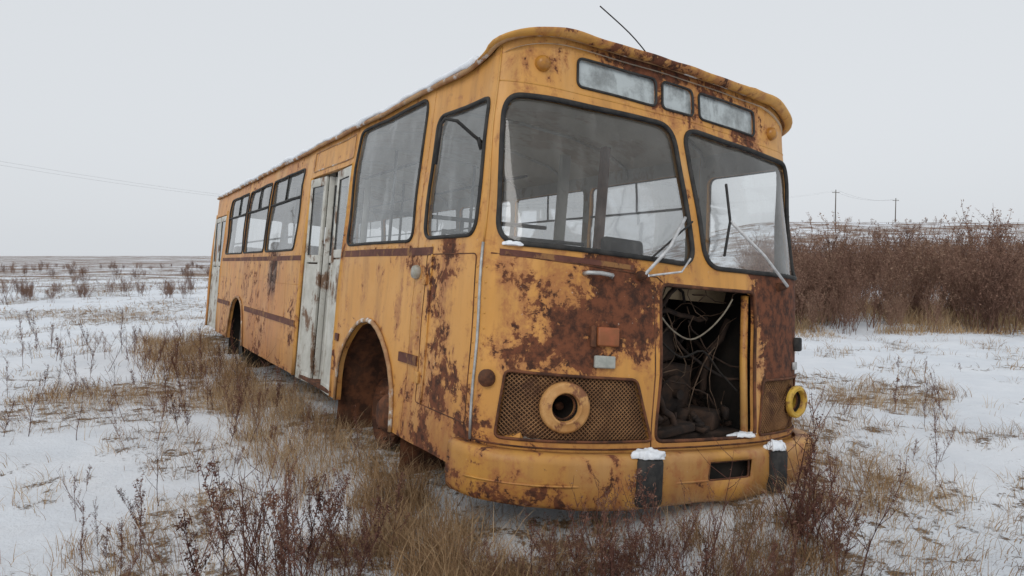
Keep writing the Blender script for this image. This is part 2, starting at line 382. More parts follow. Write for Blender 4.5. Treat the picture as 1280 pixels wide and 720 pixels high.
def stripe(a,b,z=.485):
    patch('side_moulding',[(a,z),(b,z),(b,z+.06),(a,z+.06)],[],MAROON,.012,.014)
stripe(A1+.64,-2.06);stripe(-3.70,A1-.64);stripe(A2+.6,-5.04);stripe(-9.98,A2-.62)
for zq in (.30,.9):
    tube('panel_seam',surfpath([(-9.9,zq),(-5.02,zq)] if zq>.5 else [(-7.6,zq),(-5.02,zq)],-.001,.3,False),.004,ORANGE2)
for sq_ in (-5.6,-6.3,-7.0,-9.2): tube('panel_seam',surfpath([(sq_,.03),(sq_,1.13)],-.002,.2,False),.004,ORANGE2)
tube('front_seam',surfpath([(-1.3,1.175),(-.9,1.155),(-.34,1.125),(-.3,1.1)],.0,.1,False),.004,RUST)
tube('front_seam',surfpath([(-.36,.2),(-.36,1.1)],-.001,.1,False),.004,RUST)
tube('front_seam',surfpath([(-1.34,.205),(1.34,.205)],.0,.05,False),.005,RUST)
tube('header_seam',surfpath([(-1.34,2.12),(-.6,2.125),(0,2.13),(.6,2.125),(1.34,2.12)],-.001,.06,False),.0045,ORANGE2)
rg=[]
for s in np.arange(-1.25,1.26,.085): rg.append((s,2.385))
for z in np.arange(.3,1.15,.08): rg.append((-1.385,z)); rg.append((-1.32,z)); rg.append((-2.10,z))
for s in np.arange(-3.65,-1.5,.12): rg.append((s,1.225))
for s in np.arange(-9.9,-5.05,.15): rg.append((s,1.205)); rg.append((s,.07))
for z in np.arange(1.3,2.2,.08): rg.append((-2.2,z))
gs=[xform(lathe([(.007,-.002),(.006,.003),(.0001,.005)],6),frame(s,z)) for s,z in rg]
multi('rivets',gs,ORANGE2)
# roof
sv=np.concatenate([np.arange(-S2,-1.9,.35),np.arange(-1.9,1.9,.05),np.arange(1.9,S2,.35),[S2]])
def rail(off,zo=0.): return [Mv(s,ztop(s)+zo,off) for s in sv]
K=14; V=[];F=[]
ring=M(sv,ztop(sv),.03)
backs=np.array([[-10.53,y,2.24] for y in np.linspace(.9,-.9,8)]); ring=np.concatenate([ring,backs]); nr=len(ring)
Cc=np.stack([np.clip(ring[:,0],-9.6,-1.7),ring[:,1]*0,ring[:,2]],-1)
for k in range(K+1):
    f=(k/K)**1.5; g=1-(1-f)**2.5
    P=Cc+(ring-Cc)*(1-f); P[:,2]=ring[:,2]*(1-g)+2.505*g; V+=P.tolist()
for k in range(K):
    for i in range(nr):
        j=(i+1)%nr; F.append((k*nr+i,k*nr+j,(k+1)*nr+j,(k+1)*nr+i))
mkobj('roof_shell',V,F,ROOF,BUS,True)
V2=[(v[0]*.998,v[1]*.97,v[2]-.05) for v in V]; mkobj('roof_inner_lining',V2,[f[::-1] for f in F],CEIL,BUS,True)
tube('roof_gutter',rail(.028,-.004),.016,GUTM,seg=8,sq=(1,1))
fs=[s for s in np.arange(-1.6,1.61,.05)]
rr=[.012+.012*min(1,(1.6-abs(s))/.7)+(.006 if s>.7 else 0) for s in fs]
tube('front_visor_lip',[Mv(s,ztop(s)+.0+.003*math.sin(s*13),.035+.02*min(1,(1.6-abs(s))/.7)+.003*math.sin(s*21)) for s in fs],rr,ORANGE2,seg=10,sq=(1.3,.7))
sg_=[s for s in np.arange(-11,-1.6,.09)]
tube('roof_edge_snow',[Mv(s,ztop(s)+.022+.006*math.sin(s*9)+.004*math.sin(s*23),.034) for s in sg_],[.012+.018*abs(math.sin(s*3.1+math.sin(s*7)))*abs(math.sin(s*1.3)) for s in sg_],SNOWC)
for x in np.arange(-9.8,-1.2,.95):
    pts=[(x,-1.16,2.12),(x,-1.1,2.22),(x,-.9,2.31),(x,-.5,2.38),(x,0,2.40),(x,.5,2.38),(x,.9,2.31),(x,1.1,2.22),(x,1.16,2.12)]
    tube('ceiling_rib',pts,.014,INNER)
box('floor_deck',(-5.6,0,.44),(9.7,1.18,.05),FLOORM,bev=0)
box('floor_underside',(-5.6,0,.405),(9.7,1.18,.012),DARK,bev=0)
for sgn in (-1,1):
    for x0,x1 in ((-1.38,-.75),(-6.74,-2.78),(-10.4,-8.1)):
        if sgn<0 and x0==-6.74: x1=-4.15
        box('floor_side',((x0+x1)/2,sgn*.89,.44),(x1-x0,.595,.05),FLOORM,bev=0); box('floor_side_underside',((x0+x1)/2,sgn*.89,.405),(x1-x0,.595,.012),DARK,bev=0)
box('chassis_rail',(-5.3,-.45,.16),(10,.1,.2),RUST); box('chassis_rail',(-5.3,.45,.16),(10,.1,.2),RUST)
for x in (-2.08,-7.42): box('axle_beam',(x,0,.05),(.14,2.0,.14),RUST,bev=.03)
for xc,hw in ((-2.08,.68),(-7.42,.66)):
    for sgn in (-1,1):
        V=[];F=[];n=14
        for k in range(n+1):
            a=math.pi*k/n
            for y in (1.21,.60): V.append((xc-hw*math.cos(a),sgn*y,-.25+1.05*math.sin(a)**.8))
        for k in range(n): F.append((2*k,2*k+1,2*k+3,2*k+2))
        F.append(tuple(2*k+1 for k in range(n+1)))
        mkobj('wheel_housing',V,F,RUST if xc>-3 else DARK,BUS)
def wheel(x,y,z,tyre=True,sgn=-1):
    m=Matrix.Translation((x,y,z))@Matrix.Rotation(math.radians(90*sgn),4,'Z')
    if tyre:
        prof=[(.25,-.12),(.30,-.135),(.42,-.13),(.455,-.10),(.462,-.04),(.462,.04),(.455,.10),(.42,.13),(.30,.135),(.25,.12)]
        multi('tyre',[xform(lathe(prof,48),m)],TYRE)
    prof=[(.26,.09),(.25,.05),(.2,.02),(.16,.03),(.13,.09),(.10,.12),(.0001,.13)]
    multi('wheel_rim',[xform(lathe(prof,32),m)]+[xform(lathe([(.014,.05),(.014,.08),(.0001,.082)],8),m@Matrix.Translation((0,.185*math.cos(a),.185*math.sin(a)))) for a in np.arange(0,6.28,.785)],RUST)
    if not tyre:
        multi('brake_drum',[xform(lathe([(.05,-.2),(.23,-.2),(.235,-.06),(.22,.02),(.15,.025)],36),m)],RUST)
wheel(-2.08,-.98,.02,False); wheel(-7.42,-.98,.06,True); wheel(-2.08,.98,.08,True,1); wheel(-7.42,.98,.06,True,1)
tube('leaf_spring',[(-1.35,-.8,.15),(-1.7,-.8,.02),(-2.08,-.8,-.02),(-2.5,-.8,.03),(-2.8,-.8,.17)],.035,RUST)
def leaf(name,origin,yaw,w,z0,z1,glassz,mat):
    m=Matrix.Translation(origin)@Matrix.Rotation(yaw,4,'Z'); g=[]
    t=.03;fr=.055
    g.append(boxgeo(m@Vector((fr/2,0,(z0+z1)/2)),(fr,t,z1-z0),m.to_3x3(),.008)); g.append(boxgeo(m@Vector((w-fr/2,0,(z0+z1)/2)),(fr,t,z1-z0),m.to_3x3(),.008))
    for zc,hh in ((z1-.04,.08),(glassz,.07),(z0+.04,.08)): g.append(boxgeo(m@Vector((w/2,0,zc)),(w-2*fr,t*.9,hh),m.to_3x3(),.004))
    g.append(boxgeo(m@Vector((w/2,0,(z0+glassz)/2)),(w-2*fr,.012,glassz-z0-.1),m.to_3x3(),0))
    multi(name,g,mat,angle=35)
    V=[m@Vector(p) for p in ((fr,0,glassz+.03),(w-fr,0,glassz+.03),(w-fr,0,z1-.08),(fr,0,z1-.08))]
    mkobj(name+'_glass',V,[(0,1,2,3)],GLASS2,BUS)
    g=[tubegeo([V[0],V[1],V[2],V[3]],.008,6,True)]; multi(name+'_gasket',g,BLACK)
leaf('door_leaf_a',(-4.09,-1.215,0),math.radians(4),.42,.0,1.93,1.16,WHITEDOOR)
leaf('door_leaf_b',(-3.66,-1.17,0),math.radians(62),.38,.02,1.93,1.16,WHITEDOOR)
leaf('door_leaf_c',(-3.30,-1.19,0),math.radians(-3),.44,.0,1.93,1.20,WHITEDOOR)
leaf('rear_door_leaf_a',(-10.28,-1.21,0),0,.56,.03,1.88,1.1,WHITEDOOR)
leaf('rear_door_leaf_b',(-9.70,-1.21,0),0,.56,.03,1.88,1.1,WHITEDOOR)
for s in (D0,D1,RD0,RD1):
    tube('door_jamb',surfpath([(s,.02),(s,1.95)],-.01,.2,False),.024,ORANGE2,seg=4)
box('door_step',(-3.47,-1.02,.03),(1.2,.4,.04),RUST); box('door_step',(-3.47,-.9,.26),(1.2,.3,.04),RUST)
box('door_well_wall',(-3.47,-.62,.2),(1.25,.02,.38),RUST)
# ---------------- interior
rails=[]
for x in (-3.9,-5.9,-7.9):
    for y in (-.45,.45): rails.append(tubegeo([(x,y,.46),(x,y,2.33)],.016))
for y in (-.5,.5): rails.append(tubegeo([(-2.9,y,2.12),(-9.8,y,2.12)],.014))
rails+= [tubegeo([(-2.0,-.75,1.40),(-2.05,.6,1.45)],.018),tubegeo([(-2.6,-1.1,1.55),(-2.5,.5,1.60)],.02),tubegeo([(-2.6,-.3,.46),(-2.6,-.3,1.56)],.017),tubegeo([(-2.0,-.75,.46),(-2.0,-.75,1.42)],.017),tubegeo([(-3.0,-1.1,1.3),(-4,-1.1,1.3)],.014),tubegeo([(-4.6,-1.12,1.42),(-9,-1.12,1.42)],.012)]
multi('handrails',rails,BLACK)
box('partition_post',(-1.92,.66,1.36),(.07,.07,1.85),BROWN)
box('partition_post',(-2.45,.62,1.36),(.05,.10,1.85),INNER)
box('partition_panel',(-2.14,.64,.8),(.36,.03,.75),BROWN)
def seat(x,y,z,w=.45,yaw=0,mat=SEATM):
    m=Matrix.Translation((x,y,z))@Matrix.Rotation(yaw,4,'Z')
    g=[boxgeo(m@Vector((0,0,0)),(.44,w,.12),m.to_3x3(),.045),boxgeo(m@Vector((-.22,0,.33)),(.11,w,.56),m.to_3x3()@Matrix.Rotation(-.15,3,'Y'),.045)]
    multi('seat_cushions',g,mat,angle=50)
    multi('seat_frame',[tubegeo([m@Vector((dx,dy,0)),m@Vector((dx,dy,-.36))],.014) for dx in(-.15,.15) for dy in (-w*.4,w*.4)],RUST)
seat(-1.62,.88,.92,.44)
for x in (-5.2,-6.1,-8.6): seat(x,.8,.78,.7,mat=BROWN)
for x in (-5.8,-8.4): seat(x,-.8,.78,.7,mat=BROWN)
box('engine_cover',(-1.35,-.05,.76),(1.0,.8,.55),BROWN,bev=.08)
fsd=np.arange(-1.3,1.31,.1)
V=[];F=[]
for s in fsd:
    p=Mv(s,1.195,-.04)
    V+=[p,Vector((p.x-.26,p.y*.93,1.185)),Vector((p.x-.29,p.y*.93,1.02))]
for i in range(len(fsd)-1):
    for k in range(2): F.append((i*3+k,i*3+k+1,(i+1)*3+k+1,(i+1)*3+k))
mkobj('dashboard_shelf',V,F,mottled('dash_tan',(.36,.27,.17),(.28,.2,.12),6,.8),BUS,True)
m=Matrix.Translation((-.98,.82,1.20))@Matrix.Rotation(math.radians(-62),4,'Y')
g=[tubegeo([m@Vector((0,.23*math.cos(a),.23*math.sin(a))) for a in np.arange(0,6.28,.26)],.012,6,True)]
g+=[tubegeo([m@Vector((0,0,0)),m@Vector((0,.23*math.cos(a),.23*math.sin(a)))],.01) for a in (0.3,2.4,4.5)]
g.append(tubegeo([(-.98,.82,1.20),(-.72,.82,.75)],.025)); multi('steering_wheel',g,BLACK)
# ---------------- front details: grille
HL=((-.885,.415,.078),(.96,.425,.076))
def mesh_grille(name,poly,off):
    smin=min(p[0] for p in poly);zmin=min(p[1] for p in poly);zmax=max(p[1] for p in poly)
    def inside(s,z):
        for hs,hz,hr in HL:
            if (s-hs)**2+(z-hz)**2<(hr+.02)**2: return False
        c=False;n=len(poly)
        for i in range(n):
            a=poly[i];b=poly[i-1]
            if (a[1]>z)!=(b[1]>z) and s<(b[0]-a[0])*(z-a[1])/(b[1]-a[1])+a[0]: c=not c
        return c
    geos=[];dx=.024;dz=.010
    for sgn in (1,-1):
        k=-80
        while k<120:
            s0=smin+k*dx; run=[]
            for j in range(0,int((zmax-zmin)/dz)+2):
                z=zmin+j*dz; s=s0+sgn*j*dx*.45
                if inside(s,z): run.append((s,z))
                else:
                    if len(run)>1: geos.append(tubegeo([Mv(a,b,off+.004*math.sin(a*9+b*12)) for a,b in (run[0],run[len(run)//2],run[-1])],.0027,4))
                    run=[]
            k+=1
    multi(name,geos,RUSTG)
RUSTG=mottled('rusty_mesh',(.20,.10,.045),(.34,.18,.08),6,.85,c3=(.12,.055,.03))
for i,(nm,gp) in enumerate((('grille_mesh_a',GL),('grille_mesh_b',GR))):
    mesh_grille(nm,gp,-.010); patch(nm+'_backing',gp,[circ(HL[i][0],HL[i][1],HL[i][2]+.012)],mottled('grille_backing',(.05,.028,.016),(.12,.06,.03),5,.95),-.045)
    tube(nm+'_frame',surfpath(gp,.004,.05),.008,RUST,closed=True)
def headlight(s,z,ro,ri,mat,fwd=0,off=0.,back=-.03):
    m=frame(s,z,off,fwd)
    prof=[(ro,back),(ro,.012),(ro-.008,.022),(ro-.016,.025),(ri+.012,.022),(ri+.008,.028),(ri,.024),(ri-.003,-.02),(ri-.008,-.07)]
    multi('headlight_ring',[xform(lathe(prof,48),m)],mat)
    multi('headlight_bowl',[xform(lathe([(ri-.004,-.01),(ri*.92,-.10),(ri*.6,-.18),(.0001,-.19)],32),m)],DARK)
    multi('headlight_socket',[xform(lathe([(.022,-.17),(.022,-.13),(.0001,-.128)],12),m@Matrix.Translation((0,.01,-.01))),xform(lathe([(ri*.90,-.03),(ri*.84,-.026),(ri*.80,-.034)],30),m)],RUST)
headlight(-.885,.415,.130,.074,RINGO); headlight(.955,.425,.104,.074,YELLOW,.85,.030,-.004)
m=frame(.955,.425,.030,.85); multi('headlight_can',[xform(lathe([(.085,-.002),(.083,-.06),(.07,-.12)],32),m)],RUST)
m=frame(-.68,.785,.018); multi('orange_reflector_box',[boxgeo(m@Vector((0,.015,0)),(.036,.125,.10),m.to_3x3(),.01)],mottled('rusty_orange_plastic',(.34,.10,.04),(.25,.085,.03),9,.5),angle=30)
multi('reflector_bracket',[boxgeo(m@Vector((-.008,-.065,0)),(.02,.03,.11),m.to_3x3(),.004)],RUST,angle=30)
m=frame(-.68,.655,.012); multi('small_lamp_plate',[boxgeo(m@Vector((0,0,0)),(.024,.12,.065),m.to_3x3(),.008)],mottled('grey_lens',(.30,.31,.28),(.4,.4,.36),20,.4),angle=30)
tube('front_handle',[Mv(-.80,1.105,0),Mv(-.79,1.108,.03),Mv(-.72,1.11,.04),Mv(-.65,1.105,.03),Mv(-.64,1.10,0)],.012,GREYT)
m=frame(-1.275,.53,.01); multi('turn_lamp',[xform(lathe([(.045,-.01),(.045,.015),(.03,.03),(.0001,.035)],20),m)],RUST)
m=frame(1.06,.79,.02); multi('side_marker',[boxgeo(m@Vector((0,0,0)),(.05,.08,.09),m.to_3x3(),.012)],BLACK,angle=30)
m=frame(1.0,.65,.012); multi('small_tag',[boxgeo(m@Vector((0,0,0)),(.02,.08,.05),m.to_3x3(),.006)],GREYT,angle=30)
for s,z in ((-1.02,2.245),(1.02,2.225)):
    m=frame(s,z,.0); multi('marker_lamp',[xform(lathe([(.046,-.01),(.046,.01),(.038,.03),(.02,.042),(.0001,.045)],24),m)],LAMPO)
m=frame(-2.17,1.06,0); multi('side_knob',[xform(lathe([(.042,0),(.045,.015),(.038,.035),(.0001,.04)],20),m)],mottled('knob_grey',(.4,.39,.35),(.3,.28,.22),20,.5))
tube('engine_opening_edge',surfpath(HAT,-.004,.06),.011,RUST,closed=True)
tube('engine_opening_post',[Mv(.43,.26,-.05),Mv(.44,.7,-.06),Mv(.44,1.08,-.05)],.024,ORANGE2)
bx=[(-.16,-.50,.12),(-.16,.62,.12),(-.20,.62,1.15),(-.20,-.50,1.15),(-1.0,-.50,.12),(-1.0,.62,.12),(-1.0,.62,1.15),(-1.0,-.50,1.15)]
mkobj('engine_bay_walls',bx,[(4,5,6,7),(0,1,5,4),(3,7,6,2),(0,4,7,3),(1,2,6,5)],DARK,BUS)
EG=mottled('engine_grime',(.016,.011,.009),(.05,.028,.018),8,.9)
g=[boxgeo((-.62,.05,.42),(.5,.45,.4),None,.03),boxgeo((-.55,.02,.72),(.3,.25,.2),Matrix.Rotation(.2,3,'X'),.03),boxgeo((-.3,.3,.3),(.2,.2,.12),Matrix.Rotation(.5,3,'Z'),.02),boxgeo((-.25,-.1,.26),(.25,.35,.05),Matrix.Rotation(.15,3,'X'),.01),boxgeo((-.35,.1,.22),(.4,.85,.05),None,.01)]
g+=[xform(lathe([(.11,0),(.11,.04),(.03,.05),(.03,.09),(.0001,.09)],24),Matrix.Translation((-.36,.08,.45))),xform(lathe([(.07,0),(.08,.03),(.0001,.035)],20),Matrix.Translation((-.34,-.2,.7)))]
multi('engine_block',g,EG,angle=35)
def hoses(name,cnt,mat,rs,xr,seed):
    rd=random.Random(seed); g=[]
    for i in range(cnt):
        p=Vector((rd.uniform(*xr),rd.uniform(-.4,.5),rd.uniform(.25,1.05))); pts=[]
        d=Vector((rd.gauss(0,.4),rd.gauss(0,1),rd.gauss(0,1.2))).normalized()
        for k in range(9):
            pts.append(p.copy()); p=p+d*.07; d=(d+Vector((rd.gauss(0,.2),rd.gauss(0,.4),rd.gauss(0,.4)))).normalized()
            p.x=min(max(p.x,-.9),-.17);p.y=min(max(p.y,-.45),.55);p.z=min(max(p.z,.2),1.1)
        g.append(tubegeo(pts,rd.choice(rs),5))
    multi(name,g,mat)
hoses('engine_hoses',34,EG,(.006,.010,.016,.022),(-.75,-.25),3)
hoses('engine_wires',34,mottled('wire_dirty',(.05,.032,.02),(.13,.08,.05),12,.8),(.0025,.004),(-.5,-.17),5)
rd=random.Random(9); g=[]
for _ in range(60):
    p=Vector((rd.uniform(-.5,-.15),rd.uniform(-.35,.5),.25+abs(rd.gauss(0,.05))))
    g.append(boxgeo(p,(rd.uniform(.02,.09),rd.uniform(.02,.08),rd.uniform(.006,.03)),Matrix.Rotation(rd.uniform(0,3),3,(rd.random(),rd.random(),rd.random()+.1)),0))
multi('engine_debris',g,EG)
c=[Mv(-.31,.92,-.01),Mv(-.2,.84,-.03),Mv(-.05,.80,-.05),Mv(.1,.86,-.05),Mv(.22,.96,-.03),Mv(.3,1.05,-.03)]
def crv(c,n=4):
    out=[]
    for i in range(len(c)-1):
        p0=c[max(i-1,0)];p1=c[i];p2=c[i+1];p3=c[min(i+2,len(c)-1)]
        for k in range(n):
            t=k/n; out.append(.5*((2*p1)+(p2-p0)*t+(2*p0-5*p1+4*p2-p3)*t*t+(3*p1-p0-3*p2+p3)*t**3))
    return out+[c[-1]]
tube('loose_cable',crv(c),.005,mottled('cable_tan',(.22,.19,.14),(.15,.12,.09),20,.7))
tube('loose_cable',crv([Mv(-.3,.8,-.05),Mv(-.1,.7,-.08),Mv(.1,.74,-.1),Mv(.25,.62,-.1),Mv(.4,.5,-.08)]),.006,DARK)
# ---------------- bumper
bs=np.arange(-1.42,1.4201,.04)
V=[];F=[]
prof2=[(.02,.185),(.10,.188),(.118,.172),(.1205,.145),(.120,.045),(.112,-.03),(.10,-.05),(.06,-.062)]
for s in bs:
    k=1-.35*max(0,(abs(s)-1.25)/.17)
    for o,z in prof2:
        dent=.007*math.sin(s*7)+.004*math.sin(s*17+z*20)-.018*math.exp(-((s+.95)/.10)**2)*(z<.1)
        V.append(Mv(s,z,o*k+dent))
P_=len(prof2)
for i in range(len(bs)-1):
    for j in range(P_-1):
        if j==3 and bs[i]>-.08 and bs[i]<.24: continue
        F.append((i*P_+j,i*P_+j+1,(i+1)*P_+j+1,(i+1)*P_+j))
bo=mkobj('front_bumper',V,F,ORANGE2,BUS,True)
bo.data.flip_normals()
md=bo.modifiers.new('s','SOLIDIFY'); md.thickness=.008; md.offset=-1
patch('bumper_recess',[(-.1,.02),(.3,.02),(.3,.17),(-.1,.17)],[],DARK,.075)
tube('bumper_recess_edge',[Mv(s,z,.122) for s,z in dens(rrect(-.065,.047,.25,.143,.02,3),.05)],.006,RUST,closed=True)
tube('bumper_crease',[Mv(s,.045,.12) for s in np.arange(-1.3,1.31,.05)],.006,ORANGE2)
for s in (-.47,.50):
    m=frame(s,.065,.135)
    g=boxgeo((0,0,0),(.09,.15,.255),None,.03); V=[]
    for v in g[0]:
        v=v.copy(); v.x-=.02*(v.z/.12)**2*.8; V.append(m@v)
    mkobj('bumper_overrider',V,g[1],BLACK,BUS,True,angle=50)
def clump(name,s,z,off,sx,sy,sz):
    bm=bmesh.new(); bmesh.ops.create_icosphere(bm,subdivisions=4,radius=1); m=frame(s,z,off)
    V=[]
    for v in bm.verts:
        q=v.co.normalized(); k=1+.18*math.sin(q.x*5+s*9)*math.sin(q.y*6+1)+.08*math.sin(q.y*13+q.x*11)
        p=Vector((q.x*sx*k,q.y*sy*k,max(q.z,-.3)*sz*k)); V.append(m@p)
    F=[tuple(v.index for v in f.verts) for f in bm.faces]; bm.free(); mkobj(name,V,F,SNOWC,BUS,True)
clump('overrider_snow',-.47,.195,.125,.055,.095,.035); clump('overrider_snow',.49,.195,.125,.05,.08,.04); clump('ledge_snow',.40,.245,-.03,.05,.12,.02)
clump('ledge_snow',-1.18,1.225,.01,.02,.05,.018)
clump('wiper_snow',-.45,1.12,.03,.02,.03,.012)
g=[tubegeo([Mv(-.46,1.12,.0),Mv(-.46,1.125,.05),Mv(-.30,1.27,.065),Mv(-.12,1.47,.05)],.010,5)]
g+=[tubegeo([Mv(.74,1.15,.0),Mv(.74,1.15,.06),Mv(.48,1.30,.09),Mv(.17,1.46,.12)],.010,5),tubegeo([Mv(-.44,1.12,.03),Mv(-.2,1.16,.045),Mv(-.12,1.24,.045)],.006,5)]
multi('wiper_arms',g,WHT)
g=[tubegeo([Mv(-.40,1.22,.035),Mv(-.05,1.46,.035)],.007,4),tubegeo([Mv(.10,1.26,.10),Mv(.17,1.46,.12),Mv(.22,1.70,.10)],.008,4)]
multi('wiper_blades',g,BLACK)
for s,z in ((-.46,1.12),(.74,1.15)):
    multi('wiper_pivot',[xform(lathe([(.028,0),(.028,.02),(.016,.055),(.0001,.058)],14),frame(s,z))],RUST)
g=[tubegeo([Mv(-1.49,1.78,0),Mv(-1.49,1.80,.05),Mv(-1.5,1.86,.16),Mv(-1.55,1.87,.21),Mv(-1.56,1.84,.225),Mv(-1.56,1.62,.225)],.0095,6),tubegeo([Mv(-1.49,1.74,0),Mv(-1.49,1.80,.03)],.012,6)]
multi('mirror_arm',g,BLACK)
multi('roof_antenna',[tubegeo(crv([Vector((-.62,.05,2.46)),Vector((-.60,-.10,2.545)),Vector((-.58,-.28,2.63)),Vector((-.55,-.54,2.71))]),.004,5)],DARK)
# ------------------------------------------------------------------ terrain
def vnoise(x,y,seed=0):
    xi=np.floor(x).astype(np.int64);yi=np.floor(y).astype(np.int64);fx=x-xi;fy=y-yi
    fx=fx*fx*(3-2*fx);fy=fy*fy*(3-2*fy)
    def h(a,b):
        v=(a*374761393+b*668265263+seed*974711)&0xffffffff; v=((v^(v>>13))*1274126177)&0xffffffff; return ((v^(v>>16))&0xffff)/65535.
    return (h(xi,yi)*(1-fx)+h(xi+1,yi)*fx)*(1-fy)+(h(xi,yi+1)*(1-fx)+h(xi+1,yi+1)*fx)*fy
def fbm(x,y,o=4,seed=0):
    a=0;amp=.5
    for i in range(o): a=a+amp*vnoise(x*2**i,y*2**i,seed+i); amp*=.5
    return a
def sst(a,b,x): t=np.clip((x-a)/(b-a),0,1); return t*t*(3-2*t)
def local(x,y):
    z=.3; return BI[0,0]*x+BI[0,1]*y+BI[0,2]*z+BI[0,3], BI[1,0]*x+BI[1,1]*y+BI[1,2]*z+BI[1,3]
def busdist(x,y):
    lx,ly=local(x,y); dx=np.maximum(np.maximum(-10.5-lx,lx-.05),0); dy=np.maximum(np.abs(ly)-1.2,0)
    return np.hypot(dx,dy)
def H(x,y):
    x=np.asarray(x,float);y=np.asarray(y,float); r=np.hypot(x,y)
    h=.10*(fbm(x*.35,y*.35,3,1)-.45)*2+.12*(fbm(x*1.3,y*1.3,3,5)-.45)+.045*(fbm(x*4,y*4,2,9)-.4)
    h*=1-.6*sst(40,200,r)
    bd=busdist(x,y); h+=.05*sst(.7,0,bd)
    az=x/np.maximum(y,1)
    h=h+ (sst(60,175,y)*9.8)*sst(.08,.40,az)*sst(-5,20,y)
    h=h+ 1.0*(fbm(x*.02,y*.02,3,3)-.45)*sst(30,150,r)
    h=h+2.0*sst(400,900,y)*(fbm(x*.004,y*.004,3,8))
    return h
def dry(x,y):
    bd=busdist(x,y); lx,ly=local(x,y)
    br=.30+.70*sst(.38,.56,fbm(x*1.1,y*1.1,3,61))
    side=np.where(ly<0,1.,.5)
    d=.80*sst(.75,.1,bd+.8*(fbm(x*1.5,y*1.5,3,21)-.45)*2)*br*side
    fr=sst(.85,.30,np.hypot((x-.1)/1.05,(y-3.4)/.9)); d=np.maximum(d,.75*fr*(.3+.7*sst(.38,.52,fbm(x*2.3,y*2.3,3,71))))
    p=fbm(x*.55,y*.55,4,31); left=np.where(x<0,.06,.0); d=np.maximum(d,sst(.50-left,.64-left,p)*.55)
    d=np.maximum(d,sst(.48,.60,fbm(x*1.7,y*1.7,3,44))*.45)
    return np.clip(d,0,1)
gyv=np.concatenate([-np.geomspace(1,1500,30)[::-1],np.linspace(-.8,1.5,8),1.5+(np.sinh(np.linspace(0,1,441)[1:]*7.6)/np.sinh(7.6))*3000])
u2=np.linspace(-1,1,521); gx=np.sign(u2)*(np.sinh(np.abs(u2)*6.6)/np.sinh(6.6))*2600
GX,GY=np.meshgrid(gx,gyv); GZ=H(GX,GY)
nx=len(gx);ny=len(gyv); idx=np.arange(nx*ny).reshape(ny,nx)
Fg=np.stack([idx[:-1,:-1],idx[:-1,1:],idx[1:,1:],idx[1:,:-1]],-1).reshape(-1,4)
t=NT('snow_and_dead_grass_ground'); at=t.n('ShaderNodeAttribute',attribute_name='dry'); c=t.coord()
n1=t.noise(7,10,.7); n2=t.noise(1.1,8,.65); n3=t.noise(45,5,.7); n4=t.noise(.06,8,.7,stretch=(1,3,1))
ln=t.n('ShaderNodeVectorMath',operation='LENGTH'); t.link(c,ln.inputs[0]); far=t.mr(ln.outputs['Value'],18,75)
v=t.math('ADD',t.math('MULTIPLY',at.outputs['Fac'],.27),t.math('MULTIPLY',n1,.80)); v=t.math('ADD',v,t.math('MULTIPLY',t.math('SUBTRACT',n3,.5),.45)); v=t.math('ADD',v,t.math('MULTIPLY',t.math('SUBTRACT',n2,.5),.25))
v=t.math('ADD',v,t.math('MULTIPLY',far,t.math('SUBTRACT',t.math('MULTIPLY',n4,.9),.31)))
bare=t.mr(v,.545,.63)
soil=t.mix(t.mr(n3,.3,.7),(.10,.062,.038),(.28,.20,.12)); soil=t.mix(t.mr(n1,.4,.6),soil,(.18,.12,.075)); soil=t.mix(far,soil,(.22,.155,.12))
snow=t.mix(t.mr(n2,.3,.7),(.70,.735,.78),(.80,.825,.86))
col=t.mix(bare,snow,soil)
hh=t.math('ADD',t.math('MULTIPLY',n1,.5),t.math('MULTIPLY',n3,.25)); hh=t.math('ADD',hh,t.math('MULTIPLY',bare,-.3))
t.princ(col,t.mr(bare,0,1,.75,.95,False),0,hh,.7,.06,.25)
fast('snowy_ground',np.stack([GX,GY,GZ],-1).reshape(-1,3),Fg,t.m,None,True,{'dry':dry(GX,GY).ravel()})
# ------------------------------------------------------------------ vegetation
def vegmat(name,cols,rough=.85):
    t=NT(name); a=t.n('ShaderNodeAttribute',attribute_name='rnd'); r=t.n('ShaderNodeValToRGB'); t.link(a.outputs['Fac'],r.inputs[0])
    e=r.color_ramp.elements; e[0].color=(*cols[0],1); e[1].color=(*cols[-1],1)
    for i,cc in enumerate(cols[1:-1]): q=e.new((i+1)/(len(cols)-1)); q.color=(*cc,1)
    t.princ(r.outputs[0],rough,0,spec=.15); return t.m
GRASSM=vegmat('dead_grass_straw',[(.10,.055,.032),(.25,.15,.078),(.40,.27,.15),(.50,.38,.24)])
WEEDM=vegmat('dead_weed_stalks',[(.065,.030,.024),(.125,.056,.042),(.18,.088,.064),(.27,.17,.12)])
BUSHM=vegmat('bare_shrub_twigs',[(.10,.056,.042),(.19,.105,.076),(.27,.165,.118),(.35,.24,.165)])
